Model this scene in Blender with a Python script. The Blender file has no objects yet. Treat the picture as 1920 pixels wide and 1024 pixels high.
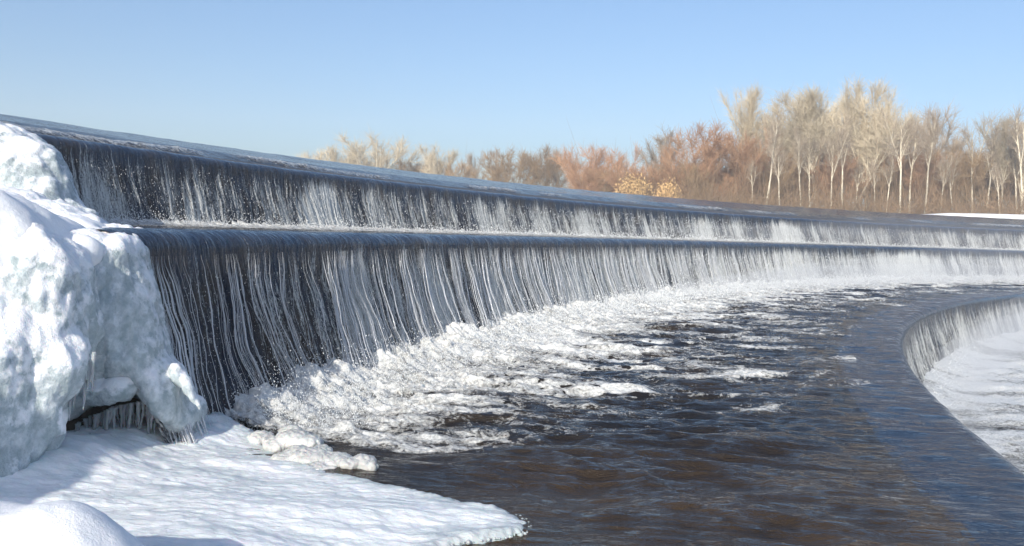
import bpy, bmesh, math, random
import numpy as np
from mathutils import Matrix, Vector
random.seed(7); rng = np.random.default_rng(7)
scn = bpy.context.scene
COL = scn.collection
# ------------------------------------------------------------------ camera
F, HY, ROLL = 1766.17, 436.74, 0.0327          # in pixels of the 1920 px photograph
cam = bpy.data.cameras.new("camera"); camo = bpy.data.objects.new("camera", cam); COL.objects.link(camo)
cam.sensor_width = 36; cam.lens = F / 1920 * 36; cam.shift_y = -(512 - HY) / 1920
cam.clip_start = 0.05; cam.clip_end = 5000
camo.matrix_world = Matrix.Rotation(math.pi / 2, 4, 'X') @ Matrix.Rotation(ROLL, 4, 'Z')
scn.camera = camo
# ------------------------------------------------------------------ sky and sun
SUN_EL = math.radians(24); SUN_DIR = Vector((-0.36, -0.93, 0)).normalized()
W = bpy.data.worlds.new("World"); scn.world = W; W.use_nodes = True
nt = W.node_tree; bg = nt.nodes['Background']
sky = nt.nodes.new('ShaderNodeTexSky'); sky.sky_type = 'NISHITA'; sky.sun_disc = False
sky.sun_elevation = SUN_EL; sky.sun_rotation = math.atan2(SUN_DIR.x, SUN_DIR.y)
sky.air_density = 1.0; sky.dust_density = 2.3; sky.ozone_density = 4.4
nt.links.new(sky.outputs[0], bg.inputs[0]); bg.inputs[1].default_value = 0.14
sl = bpy.data.lights.new("sun", 'SUN'); sl.energy = 4.4; sl.angle = math.radians(0.5); sl.color = (1, 0.93, 0.82)
so = bpy.data.objects.new("sun", sl); COL.objects.link(so)
sd = Vector((SUN_DIR.x * math.cos(SUN_EL), SUN_DIR.y * math.cos(SUN_EL), math.sin(SUN_EL)))
so.rotation_euler = sd.to_track_quat('Z', 'Y').to_euler()
scn.view_settings.view_transform = 'Standard'; scn.view_settings.look = 'None'
scn.view_settings.exposure = 0.3; scn.view_settings.gamma = 1
scn.render.engine = 'CYCLES'
scn.cycles.max_bounces = 8; scn.cycles.transparent_max_bounces = 12; scn.cycles.volume_bounces = 1
scn.cycles.caustics_reflective = False; scn.cycles.caustics_refractive = False
scn.cycles.use_denoising = True
# ------------------------------------------------------------------ weir measures (metres, eye at the origin)
CX, CY = 53.777, -4.626
RC, R1, R2, R3 = 67.93, 61.97, 57.263, 51.38
ZC, Z1, Z2, ZB, ZL = 1.93, 1.05, -0.078, -1.5, -2.85
PH0, PH1 = math.radians(171.0), math.radians(84.0)
def END(R):          # where each tier ends against the left bank
    return math.radians(float(np.interp(R, [51.5, 54, 57.2, 58.5, 61.5, 62.2, 67.9, 90, 230], [184, 169.3, 169.3, 169.0, 165.2, 164.9, 161.5, 158, 158])))

def pix(x, y, Y):
    du, dv = x - 960, y - HY; c, s = math.cos(ROLL), math.sin(ROLL)
    return np.array([(du * c + dv * s) / F * Y, Y, -(-du * s + dv * c) / F * Y])
def pixz(x, y, z):
    du, dv = x - 960, y - HY; c, s = math.cos(ROLL), math.sin(ROLL)
    v = -du * s + dv * c; Y = -z * F / v
    return np.array([(du * c + dv * s) / F * Y, Y, z])

# ------------------------------------------------------------------ noise
_perm = np.random.default_rng(3).permutation(256).astype(np.int64); _perm = np.concatenate([_perm, _perm])
_grad = np.random.default_rng(4).normal(size=(256, 3)).astype(np.float32); _grad /= np.linalg.norm(_grad, axis=1)[:, None]
def pn(x, y, z=0.0):
    x, y, z = np.broadcast_arrays(np.asarray(x, np.float64), np.asarray(y, np.float64), np.asarray(z, np.float64))
    xi, yi, zi = np.floor(x), np.floor(y), np.floor(z); fx, fy, fz = x - xi, y - yi, z - zi
    xi, yi, zi = [a.astype(np.int64) & 255 for a in (xi, yi, zi)]
    u, v, w = [f * f * f * (f * (f * 6 - 15) + 10) for f in (fx, fy, fz)]
    def g(dx, dy, dz):
        h = _perm[_perm[_perm[(xi + dx) & 255] + ((yi + dy) & 255)] + ((zi + dz) & 255)]
        G = _grad[h]
        return G[..., 0] * (fx - dx) + G[..., 1] * (fy - dy) + G[..., 2] * (fz - dz)
    def l(a, b, t): return a + (b - a) * t
    return 1.6 * l(l(l(g(0, 0, 0), g(1, 0, 0), u), l(g(0, 1, 0), g(1, 1, 0), u), v),
                   l(l(g(0, 0, 1), g(1, 0, 1), u), l(g(0, 1, 1), g(1, 1, 1), u), v), w)
def fbm(x, y, z=0.0, o=4, gain=0.5, billow=False):
    a, t, f = 1.0, 0.0, 1.0
    for i in range(o):
        n = pn(x * f + 17.3 * i, y * f + 5.1 * i, z * f + 3.7 * i)
        t = t + a * (np.abs(n) if billow else n); a *= gain; f *= 2.03
    return t
def sst(a, b, x):
    t = np.clip((x - a) / (b - a), 0, 1); return t * t * (3 - 2 * t)

# ------------------------------------------------------------------ object helpers
def link(name, me, mat, parent=None, smooth=True):
    o = bpy.data.objects.new(name, me); COL.objects.link(o)
    if mat: me.materials.append(mat)
    if smooth: me.polygons.foreach_set('use_smooth', np.ones(len(me.polygons), bool))
    if parent: o.parent = parent
    return o
def tag(o, label=None, cat=None, group=None, kind=None):
    if label: o['label'] = label
    if cat: o['category'] = cat
    if group: o['group'] = group
    if kind: o['kind'] = kind
    return o
def empty(name, loc=(0, 0, 0)):
    o = bpy.data.objects.new(name, None); COL.objects.link(o); o.location = loc; return o
def raw_mesh(V, Fc, name='mesh', attrs=None):
    """V (n,3); Fc (m,k) all with k corners"""
    me = bpy.data.meshes.new(name); V = np.asarray(V, np.float32); Fc = np.asarray(Fc, np.int32)
    me.vertices.add(len(V)); me.vertices.foreach_set('co', V.ravel())
    k = Fc.shape[1]
    me.loops.add(Fc.size); me.loops.foreach_set('vertex_index', Fc.ravel())
    me.polygons.add(len(Fc)); me.polygons.foreach_set('loop_start', np.arange(len(Fc), dtype=np.int32) * k)
    me.polygons.foreach_set('loop_total', np.full(len(Fc), k, np.int32))
    for n, a in (attrs or {}).items():
        at = me.attributes.new(n, 'FLOAT_VECTOR', 'POINT'); at.data.foreach_set('vector', np.asarray(a, np.float32).ravel())
    me.update(calc_edges=True)
    return me
def grid_mesh(P, name='mesh', attrs=None, keep=None, flip=False):
    n, m = P.shape[:2]; idx = np.arange(n * m).reshape(n, m)
    q = np.stack([idx[:-1, :-1], idx[1:, :-1], idx[1:, 1:], idx[:-1, 1:]], -1).reshape(-1, 4)
    if flip: q = q[:, ::-1]
    V = P.reshape(-1, 3); A = {k: a.reshape(-1, 3) for k, a in (attrs or {}).items()}
    if keep is not None:
        kf = (keep[:-1, :-1] | keep[1:, :-1] | keep[1:, 1:] | keep[:-1, 1:]).ravel(); q = q[kf]
        used = np.zeros(len(V), bool); used[q.ravel()] = True; re = np.cumsum(used) - 1
        V = V[used]; q = re[q]; A = {k: a[used] for k, a in A.items()}
    return raw_mesh(V, q, name, A)
def tubes(paths, sides=5):
    """paths: list of (pts (n,3), radii (n,)); returns V, F joined"""
    Vs, Fs, off = [], [], 0
    ang = np.linspace(0, 2 * np.pi, sides, endpoint=False)
    for p, r in paths:
        p = np.asarray(p, float); r = np.asarray(r, float); n = len(p)
        d = np.gradient(p, axis=0); d /= np.linalg.norm(d, axis=1)[:, None] + 1e-9
        ref = np.array([1.0, 0.1, 0]) if abs(d[0][2]) > 0.8 else np.array([0, 0, 1.0])
        a = np.cross(d, ref); a /= np.linalg.norm(a, axis=1)[:, None] + 1e-9; b = np.cross(d, a)
        ring = p[:, None] + r[:, None, None] * (np.cos(ang)[None, :, None] * a[:, None] + np.sin(ang)[None, :, None] * b[:, None])
        Vs.append(ring.reshape(-1, 3)); i = np.arange(n - 1)[:, None] * sides + np.arange(sides)[None]
        j = np.arange(n - 1)[:, None] * sides + (np.arange(sides)[None] + 1) % sides
        Fs.append(np.stack([i, j, j + sides, i + sides], -1).reshape(-1, 4) + off); off += n * sides
    return np.concatenate(Vs), np.concatenate(Fs)

# ------------------------------------------------------------------ materials
class NB:
    def __init__(s, name):
        s.m = bpy.data.materials.new(name); s.m.use_nodes = True; s.t = s.m.node_tree; s.b = s.t.nodes['Principled BSDF']
    def n(s, typ, **k):
        x = s.t.nodes.new(typ)
        for a, v in k.items():
            if a.startswith('i_'):
                key = a[2:].replace('_', ' '); x.inputs[int(key) if key.isdigit() else key].default_value = v
            else: setattr(x, a, v)
        return x
    def l(s, a, b): s.t.links.new(a, b)
    def math(s, op, a, b=None, clamp=False):
        x = s.n('ShaderNodeMath', operation=op, use_clamp=clamp)
        for i, v in enumerate((a, b)):
            if v is None: continue
            if isinstance(v, (int, float)): x.inputs[i].default_value = v
            else: s.l(v, x.inputs[i])
        return x.outputs[0]
    def noise(s, vec, scale, detail=3, rough=.5, dist=0):
        x = s.n('ShaderNodeTexNoise'); x.inputs['Scale'].default_value = scale; x.inputs['Detail'].default_value = detail
        x.inputs['Roughness'].default_value = rough; x.inputs['Distortion'].default_value = dist
        if vec is not None: s.l(vec, x.inputs['Vector'])
        return x.outputs['Fac']
    def ramp(s, f, stops, interp='LINEAR'):
        x = s.n('ShaderNodeValToRGB'); x.color_ramp.interpolation = interp; e = x.color_ramp.elements
        while len(e) < len(stops): e.new(.5)
        for q, (p, c) in zip(e, stops): q.position = p; q.color = (c, c, c, 1) if isinstance(c, (int, float)) else (*c, 1)
        s.l(f, x.inputs[0]); return x.outputs[0]
    def mix(s, f, a, b):
        x = s.n('ShaderNodeMix', data_type='RGBA')
        for sock, v in ((x.inputs[0], f), (x.inputs[6], a), (x.inputs[7], b)):
            if isinstance(v, tuple): sock.default_value = (*v, 1)
            elif isinstance(v, (int, float)): sock.default_value = v
            else: s.l(v, sock)
        return x.outputs[2]
    def mapv(s, v, sc):
        x = s.n('ShaderNodeMapping'); x.inputs['Scale'].default_value = sc; s.l(v, x.inputs[0]); return x.outputs[0]
    def bump(s, h, strength, dist, prev=None):
        x = s.n('ShaderNodeBump'); x.inputs['Strength'].default_value = strength; x.inputs['Distance'].default_value = dist
        s.l(h, x.inputs['Height'])
        if prev is not None: s.l(prev, x.inputs['Normal'])
        return x.outputs[0]
    def set(s, **k):
        for a, v in k.items():
            sock = s.b.inputs[a.replace('_', ' ')]
            if isinstance(v, tuple): sock.default_value = (*v, 1) if len(v) == 3 and sock.type == 'RGBA' else v
            elif isinstance(v, (int, float)): sock.default_value = v
            else: s.l(v, sock)
    def pos(s): return s.n('ShaderNodeNewGeometry').outputs['Position']
    def attr(s, name): return s.n('ShaderNodeAttribute', attribute_name=name).outputs['Vector']
    def sep(s, v): x = s.n('ShaderNodeSeparateXYZ'); s.l(v, x.inputs[0]); return x.outputs

def simple(name, col, rough=.6, **k):
    b = NB(name); b.set(Base_Color=col, Roughness=rough, **k); return b.m

def mat_snow():
    b = NB('snow'); p = b.pos()
    n = b.noise(p, 3.0, 5, .6); f = b.noise(p, 55, 4, .7); g = b.noise(p, 260, 2, .6)
    c = b.mix(b.ramp(n, [(.35, 0.), (.65, 1.)]), (.86, .88, .91), (.93, .935, .94))
    b.set(Base_Color=c, Roughness=.55, IOR=1.31, Subsurface_Weight=.25, Subsurface_Scale=.04)
    b.b.inputs['Subsurface Radius'].default_value = (.7, .9, 1.1)
    b.set(Normal=b.bump(g, .5, .003, b.bump(f, .5, .012)))
    return b.m
def mat_icesnow(lo=.60, hi=.68):
    """icy mass: snow lies on the faces that look up, grey clear ice shows elsewhere"""
    b = NB('snowy_ice'); g = b.n('ShaderNodeNewGeometry'); p = g.outputs['Position']; nz = b.sep(g.outputs['Normal'])[2]
    n1 = b.noise(p, 2.2, 6, .62); n2 = b.noise(p, 14, 5, .65); n3 = b.noise(b.mapv(p, (60, 60, 60)), 1, 4, .7)
    a = b.math('ADD', b.math('MULTIPLY', nz, .55), b.math('MULTIPLY', n1, 1.5)); a = b.math('ADD', a, b.math('MULTIPLY', n2, .5))
    m = b.ramp(b.math('MULTIPLY', a, .5), [(lo, 0.), (hi, 1.)])
    ice = b.mix(b.ramp(n2, [(.38, 0.), (.66, 1.)]), (.36, .43, .45), (.66, .71, .73))
    b.set(Base_Color=b.mix(m, ice, (.9, .915, .94)), Roughness=b.mix(m, (.22, .22, .22), (.6, .6, .6)),
          IOR=1.31, Subsurface_Weight=.35, Subsurface_Scale=.06)
    b.b.inputs['Subsurface Radius'].default_value = (.6, .9, 1.1)
    b.set(Normal=b.bump(n3, .7, .010, b.bump(n2, .55, .04)))
    return b.m
def mat_ice(name='ice', col=(.72, .78, .8), tr=.35, rough=.15, bs=25):
    b = NB(name); p = b.pos(); n = b.noise(p, bs, 4, .6); m = b.noise(p, 5, 4, .6)
    b.set(Base_Color=b.mix(b.ramp(m, [(.35, 0.), (.7, 1.)]), tuple(.72 * c for c in col), col), Roughness=rough, IOR=1.31,
          Transmission_Weight=tr, Subsurface_Weight=.2, Subsurface_Scale=.03, Normal=b.bump(n, .6, .015))
    return b.m
def mat_water():
    b = NB('river_water'); p = b.pos()
    n1 = b.noise(b.mapv(p, (1.1, 3.0, 1)), 3.2, 5, .62, .6); n2 = b.noise(b.mapv(p, (1, 2.0, 1)), 22, 4, .6, .4)
    n3 = b.noise(b.mapv(p, (.6, 1.4, 1)), .8, 4, .6)
    sh = b.n('ShaderNodeMapRange', i_1=7.2, i_2=4.0); b.l(b.sep(p)[1], sh.inputs[0])     # the pool is shallow over its brown bed near the shelf
    deep = b.mix(b.ramp(n3, [(.4, 0.), (.65, 1.)]), (.010, .009, .008), (.026, .018, .010)); bed = b.mix(b.ramp(b.noise(p, 1.1, 5, .6), [(.3, 0.), (.75, 1.)]), (.022, .015, .008), (.080, .050, .023))
    b.set(Base_Color=b.mix(sh.outputs[0], deep, bed), Roughness=.05, IOR=1.38,
          Normal=b.bump(n2, .55, .02, b.bump(n1, .65, .08)))
    return b.m
def mat_foam():
    b = NB('foam'); p = b.pos(); A = b.sep(b.attr('foam'))
    n = b.noise(p, 26, 6, .72, .5); h = b.noise(p, 90, 4, .7); lac = b.math('ADD', b.math('MULTIPLY', b.noise(b.mapv(p, (1, 1.6, 1)), 8, 6, .72, 1.2), .7), b.math('MULTIPLY', b.noise(p, 48, 3, .7), .3))
    # thin foam is lacy: it has holes through to the water
    al = b.math('ADD', A[0], b.math('MULTIPLY', b.math('SUBTRACT', lac, .5), 4.2))
    al = b.ramp(al, [(.04, 0.), (.45, .45), (.98, .97)])
    b.b.inputs['Subsurface Radius'].default_value = (.8, .9, 1.0)
    b.set(Base_Color=b.mix(b.ramp(n, [(.3, 0.), (.6, 1.)]), (.46, .49, .50), (.84, .84, .81)), Roughness=.42, Subsurface_Weight=.5, Subsurface_Scale=.05,
          Alpha=al, Normal=b.bump(h, .6, .008, b.bump(n, .6, .03)))
    return b.m
def mat_fall(name, near):
    b = NB(name); a = b.attr('flow'); S = b.sep(a); s, z, w = S; p = b.pos()
    wv = b.noise(b.mapv(a, (1.4, 1.6, 0)), 1, 3, .6)
    cx = b.n('ShaderNodeCombineXYZ'); b.l(b.math('ADD', s, b.math('MULTIPLY', wv, .28)), cx.inputs[0]); b.l(z, cx.inputs[1])
    c = cx.outputs[0]
    st1 = b.noise(b.mapv(c, (13, .8, 0)), 1, 3, .65)
    st2 = b.noise(b.mapv(c, (48, 2.2, 0)), 1, 3, .7, .15)
    st3 = b.noise(b.mapv(c, (110, 7, 0)), 1, 2, .7)
    sp = b.noise(b.mapv(c, (60, 30, 0)), 1, 3, .8)
    v = b.math('ADD', b.math('MULTIPLY', st1, .7), b.math('MULTIPLY', st2, .75))
    v = b.math('ADD', v, b.math('MULTIPLY', st3, .35)); v = b.math('ADD', v, b.math('MULTIPLY', sp, .7))
    st0 = b.noise(b.mapv(c, (3.2, .5, 0)), 1, 4, .7)
    v = b.math('ADD', v, b.math('MULTIPLY', b.math('SUBTRACT', st0, .5), .75))
    v = b.math('ADD', v, b.math('MULTIPLY', b.math('SUBTRACT', w, .5), .62))
    fallf = b.ramp(z, [(.0, 0.), (.06, .55), (.3, 1.)])
    m = b.math('MULTIPLY', b.ramp(b.math('MULTIPLY', v, .5), [(.560, 0.), (.595, .25), (.635, .65), (.70, 1.)]), fallf)
    br = b.noise(b.mapv(a, (2.5, 1.5, 0)), 1, 5, .65)
    dark = b.mix(b.math('MULTIPLY', b.ramp(br, [(.4, 0.), (.72, 1.)]), fallf), (.013, .025, .050), (.060, .042, .024))  # blue base colour stands in for reflected sky; brown is the wall behind the film
    b.set(Base_Color=b.mix(m, dark, (.70, .715, .69)), Roughness=b.mix(m, (.05, .05, .05), (.22, .22, .22)), IOR=1.40)
    hgt = b.math('ADD', b.math('MULTIPLY', st1, .5), b.math('ADD', b.math('MULTIPLY', st2, .7), b.math('MULTIPLY', sp, .35)))
    hgt = b.math('MULTIPLY', hgt, b.ramp(z, [(.0, .0), (.4, 1.)]))
    n1 = b.noise(b.mapv(p, (1.1, 3.0, 1)), 3.2, 5, .62, .6)
    n2 = b.noise(b.mapv(p, (1, 2.0, 1)), 22, 4, .6, .4)
    b.set(Normal=b.bump(hgt, 1.0, .06, b.bump(n2, .55, .02, b.bump(n1, .65, .08))))
    return b.m
def mat_strand():
    b = NB('falling_water'); p = b.pos(); n = b.noise(b.mapv(p, (40, 40, 18)), 1, 3, .6)
    b.set(Base_Color=(.90, .93, .97), Roughness=.08, IOR=1.4, Transmission_Weight=.45, Normal=b.bump(n, .8, .01)); return b.m
def mat_concrete():
    b = NB('wet_concrete'); p = b.pos(); n = b.noise(b.mapv(p, (1, 1, .35)), 3, 6, .65); f = b.noise(p, 30, 5, .6)
    b.set(Base_Color=b.mix(b.ramp(n, [(.35, 0.), (.7, 1.)]), (.03, .026, .022), (.10, .075, .05)), Roughness=.45, Normal=b.bump(f, .6, .02)); return b.m
def mat_bark(name, a, c, sc=1.0):
    b = NB(name); oi = b.n('ShaderNodeObjectInfo').outputs['Random']; p = b.n('ShaderNodeTexCoord').outputs['Object']
    n = b.noise(b.mapv(p, (sc, sc, sc * .35)), 1.4, 4, .6); hs = b.n('ShaderNodeHueSaturation'); b.l(b.mix(b.ramp(n, [(.35, 0.), (.65, 1.)]), a, c), hs.inputs['Color'])
    b.l(b.math('ADD', b.math('MULTIPLY', oi, .5), .75), hs.inputs['Value'])
    b.set(Base_Color=hs.outputs[0], Roughness=.8); return b.m
def mat_mist(name, d):
    m = bpy.data.materials.new(name); m.use_nodes = True; t = m.node_tree; t.nodes.remove(t.nodes['Principled BSDF'])
    v = t.nodes.new('ShaderNodeVolumePrincipled'); v.inputs['Color'].default_value = (.93, .96, 1, 1); v.inputs['Density'].default_value = d
    v.inputs['Anisotropy'].default_value = 0.0
    t.links.new(v.outputs[0], t.nodes['Material Output'].inputs['Volume']); return m

M_SNOW, M_ISN, M_ISN2, M_ICE = mat_snow(), mat_icesnow(.48, .56), mat_icesnow(.59, .72), mat_ice()
M_ICECLEAR = mat_ice('clear_ice', (.85, .89, .9), .6, .08, 60)
M_WATER, M_FOAM, M_STR, M_CONC = mat_water(), mat_foam(), mat_strand(), mat_concrete()
M_FALL = mat_fall('falling_water_film', True)

# ------------------------------------------------------------------ weir: arc helpers
def phis(R, k, dmax=2.0, ph0=PH0, ph1=PH1):
    """angles along an arc of radius R with a spacing that grows with the distance"""
    out = [ph0]
    while out[-1] > ph1:
        p = out[-1]; d = math.hypot(CX + R * math.cos(p), CY + R * math.sin(p)); out.append(p - min(dmax, k * d) / R)
    return np.array(out)
def pol(R, ph, z): return np.stack(np.broadcast_arrays(CX + R * np.cos(ph), CY + R * np.sin(ph), z), -1)

# concrete body of the stepped weir, just behind the water
prof = [(90, -4.5), (90, 1.2), (69.5, 1.78), (RC - .3, 1.84), (65.6, 1.6), (R1 + .35, 1.0), (R1 + .16, .93), (R1 + .12, -.14), (R2 + .45, -.16), (R2 + .2, -.22),
        (R2 + .12, -.35), (R2 + .02, -1.9), (R3 + .4, -1.9), (R3 + .3, -1.68), (R3 + .12, -1.8), (R3 + .02, -3.2), (R3 + .02, -4.5)]
ph = phis(R2, .02, 1.0)
def rowph(r): return END(r) + (ph - ph[0]) * (END(r) - PH1) / (PH0 - PH1)
Pm = np.stack([pol(np.full(len(ph), r), rowph(r), z) for r, z in prof], 1)
weir = empty('stepped_weir', tuple(pol(R2, PH0 - .3, ZB)))
tag(weir, 'curved concrete weir in three steps behind the sheets of falling water', 'weir')
def put(name, me, mat, parent=None, smooth=True):
    o = link(name, me, mat, parent, smooth)
    if parent: o.matrix_parent_inverse = Matrix.Translation(parent.location).inverted()
    return o
put('weir_body', grid_mesh(Pm, flip=True), M_CONC, weir, False)

# ------------------------------------------------------------------ falls
def wall_fall(Rl, zt, zb, kind):
    ph = phis(Rl, .00075 if kind != 'far' else .00085, .2, math.radians(180) if kind == 'low' else END(Rl))
    s = (PH0 - ph) * Rl
    H = zt - zb
    # rows: water on the tread, rounded lip, fall
    a = np.linspace(0, 1, 14)[:-1]; rows = [(Rl + .9 - .72 * q, zt + .012) for q in a]
    for q in np.linspace(0, math.pi / 2, 12): rows.append((Rl + .18 - .18 * math.sin(q), zt - .13 + .142 * math.cos(q)))
    nf = 130 if kind != 'far' else 90
    for q in np.linspace(0, 1, nf)[1:]:
        rows.append((Rl - .04 * q - .34 * q ** 1.5 * (H / 1.4) , zt - .13 - q * (H - .13 + .05)))
    if kind == 'low': rows = [(r + .25 * max(0, 1 - (r - Rl) / .8) * 0, z) for r, z in rows]
    rr = np.array(rows); drop = np.concatenate([[0], np.cumsum(np.hypot(*np.diff(rr, axis=0).T))]); drop -= .8
    Sg, Dg = np.meshgrid(s, drop, indexing='ij'); PHg, Rg = np.meshgrid(ph, rr[:, 0], indexing='ij'); Zg = np.broadcast_to(rr[:, 1], Sg.shape).copy()
    nd = np.gradient(rr, axis=0); nd /= np.linalg.norm(nd, axis=1)[:, None]; nr, nz = nd[:, 1], -nd[:, 0]   # outward normal (towards smaller R / up)
    fall = sst(.0, 1.0, Dg)
    wz = pn(Sg * 1.3, Dg * 1.1, 3.) * .16 + pn(Sg * 4, Dg * 2.5, 9.) * .03
    sw = Sg + wz * fall
    ridge = 1 - np.abs(pn(sw * 9, Dg * .55, 1.)) * 2.2
    ridge2 = 1 - np.abs(pn(sw * 24, Dg * 1.2, 5.)) * 2.2
    fine = pn(sw * 50, Dg * 5, 7.)
    amp = .006 + .022 * fall
    disp = amp * (ridge * .6 + ridge2 * .45) + .004 * fine * fall + .012 * pn(Sg * 1.1, Dg * .8, 8.)
    disp += .008 * pn(Sg * 1.2, Dg * 5, 2.) * (1 - fall)
    if kind == 'low': disp = disp * sst(-.05, .5, Dg)
    Rg = Rg + disp * nr[None]; Zg = Zg + disp * nz[None]
    # how aerated the water is: grows along the weir, with plumes where a joint spills more
    amt = WHITE[kind](s)[:, None]
    pl = np.zeros_like(Sg)
    for (s0, wd, st) in PLUMES[kind]:
        pl = np.maximum(pl, st * np.exp(-((Sg - s0 + .25 * Dg) / (wd * (.5 + .5 * Dg))) ** 2) * sst(0, .5, Dg))
    w = amt * sst(-.1, .6, Dg) + pl + .34 * pn(Sg * 1.1, Dg * .35, 4.) * (.35 + .65 * sst(0, 1, Dg)) + (ridge2 - .5) * .12
    P = np.stack([CX + Rg * np.cos(PHg), CY + Rg * np.sin(PHg), Zg], -1)
    if kind != 'top': P[..., 2] += wave(P[..., 0], P[..., 1]) * (.2 + .8 * sst(R3 + .2, R3 + 3.5, Rg)) * (1 - sst(-.1, .3, Dg)) * (kind == 'low')
    return grid_mesh(P, attrs={'flow': np.stack([Sg, Dg, w], -1)}, flip=True)
def s_at(R, Y): return (PH0 - (math.pi - math.asin((Y - CY) / R))) * R
WHITE = {'mid': lambda s: .10 + .40 * sst(2.2, 4.5, s) + .05 * sst(5, 15, s), 'top': lambda s: .37 + .06 * sst(6, 30, s), 'low': lambda s: .50 + 0 * s}
def s_px(R, px):       # arc position that shows at the photograph's column px (for placing the plumes)
    phs = np.linspace(PH0, PH1, 20000); X = CX + R * np.cos(phs); Y = CY + R * np.sin(phs)
    return (PH0 - phs[np.argmin(np.abs(960 + F * X / Y - px))]) * R
PLUMES = {'mid': [(s_px(R2, 1480), 1.4, .35), (s_px(R2, 1700), 1.8, .5), (s_px(R2, 1100), .7, .15)],
          'top': [(s_px(R1, 600), .75, .5), (s_px(R1, 690), .4, .25), (s_px(R1, 900), .5, .3), (s_px(R1, 940), .5, .3), (s_px(R1, 1090), .8, .3), (s_px(R1, 1320), .9, .25), (s_px(R1, 1470), 1.2, .4)], 'low': []}
def spray_drops(n, Rf, zf, spread, rad, seed, sfun, name='droplets'):
    """tiny faceted drops thrown up along an arc"""
    r = np.random.default_rng(seed); s = sfun(r, n)
    base = np.array([[1, 0, 0], [-1, 0, 0], [0, 1, 0], [0, -1, 0], [0, 0, 1], [0, 0, -1]], float)
    fc = np.array([[0, 2, 4], [2, 1, 4], [1, 3, 4], [3, 0, 4], [2, 0, 5], [1, 2, 5], [3, 1, 5], [0, 3, 5]])
    ph = PH0 - s / Rf; dist = np.hypot(CX + Rf * np.cos(ph), CY + Rf * np.sin(ph))
    hh = np.abs(r.normal(size=n)) ; R = Rf - spread[0] - r.normal(size=n) * spread[1]
    z = zf + hh * spread[2]
    size = rad * (r.random(n) ** 2 * 1.6 + .4) * np.clip(dist / 12, .6, 3)
    C = pol(R, ph, z); V = (C[:, None] + base[None] * size[:, None, None] * np.array([1, 1, 1.5])).reshape(-1, 3)
    Fc = (fc[None] + np.arange(n)[:, None, None] * 6).reshape(-1, 3)
    return raw_mesh(V, Fc)
def wall_drops(n, Rl, zt, zb, rad, seed, a, b_):
    r = np.random.default_rng(seed); s = a + (b_ - a) * r.random(n) ** 1.9; ph = PH0 - s / Rl; q = .12 + .88 * r.random(n) ** .8
    H = zt - zb; dist = np.hypot(CX + Rl * np.cos(ph), CY + Rl * np.sin(ph))
    C = pol(Rl - .04 * q - .34 * q ** 1.5 * (H / 1.4) - .04 - .06 * r.random(n), ph, zt - .13 - q * (H - .13))
    base = np.array([[1, 0, 0], [-1, 0, 0], [0, 1, 0], [0, -1, 0], [0, 0, 1], [0, 0, -1]], float)
    fc = np.array([[0, 2, 4], [2, 1, 4], [1, 3, 4], [3, 0, 4], [2, 0, 5], [1, 2, 5], [3, 1, 5], [0, 3, 5]])
    size = rad * (r.random(n) ** 2 * 1.6 + .4) * np.clip(dist / 12, .6, 3)
    V = (C[:, None] + base[None] * size[:, None, None] * np.array([1, 1, 2.2])).reshape(-1, 3)
    return raw_mesh(V, (fc[None] + np.arange(n)[:, None, None] * 6).reshape(-1, 3))
M_DROP = simple('water_drops', (.86, .88, .88), .15, IOR=1.33)
near_bias = lambda a, b: (lambda r, n: a + (b - a) * r.random(n) ** 1.9)

# upper fall
f1 = empty('waterfall', tuple(pol(R1, PH0 - .25, Z2)))
tag(f1, 'upper tier of falling water, from the sky-side lip down to the narrow ledge', 'waterfall')
def wave(X, Y):
    h = .085 * fbm(X * .42, Y * 1.05, 0, 3) + .042 * (1 - np.abs(fbm(X * 1.1 + 5, Y * 3.0, 2, 3)) * 2) + .007 * fbm(X * 5, Y * 9, 4, 3)
    d = ((X + 1.9) * 2.2 + (Y - 6.9) * 2.0) / 2.97          # quieter beside the ice shelf
    return h * (.28 + .72 * sst(.0, 1.3, d))
put('water_sheet', wall_fall(R1, Z1, Z2, 'top'), M_FALL, f1)
sp = put('droplets', spray_drops(36000, R1, Z2, (.25, .12, .10), .0032, 11, near_bias(6.5, 75)), M_DROP, f1); tag(sp, kind='stuff')
# middle fall
f2 = empty('waterfall', tuple(pol(R2, PH0 - .2, ZB)))
tag(f2, 'tall middle tier of dark streaming water dropping from the ledge into the dark pool', 'waterfall')
put('water_sheet', wall_fall(R2, Z2, ZB, 'mid'), M_FALL, f2)
st = []
r_ = np.random.default_rng(21); clus = 1 + 30 * r_.random(110) ** 1.3
for i in range(1300):
    s0 = 1.0 + 30 * r_.random() ** 1.3
    if r_.random() < .62: s0 = clus[r_.integers(110)] + r_.normal() * .045
    if s0 < 4.5 and r_.random() < .35: continue; t0 = .05 + .5 * r_.random() ** 2; t1 = min(1.03, t0 + .35 + .7 * r_.random())
    if i % 3 == 0: t0, t1 = .02, 1.03
    n = 40; t = np.linspace(t0, t1, n); D = t * 1.42
    ss = END(R2) * 0 + (PH0 - END(R2)) * R2 + s0 - 1 + pn(s0 * 1.3, D * 1.1, 3.) * .16 + .05 * pn(s0 * 5, D * 3.0, 2.) + .020 * pn(i * 3.3, D * 6, 5.) + .008 * pn(i * 3.3, D * 22, 5.)
    R = R2 - .04 * t - .34 * t ** 1.5 - .03 - (.02 + .10 * t) * r_.random()
    P = pol(R, PH0 - ss / R2, Z2 - .13 - t * 1.33)
    rad = (.0012 + .0075 * r_.random() ** 4) * (1 + .35 * pn(i * 7.7, D * 8, 1.)) * np.clip(np.minimum((t - t0) * 5, 1.2), .08, 1.)
    rad[-3:] *= np.array([.9, .6, .2]); st.append((P, rad))
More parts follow.
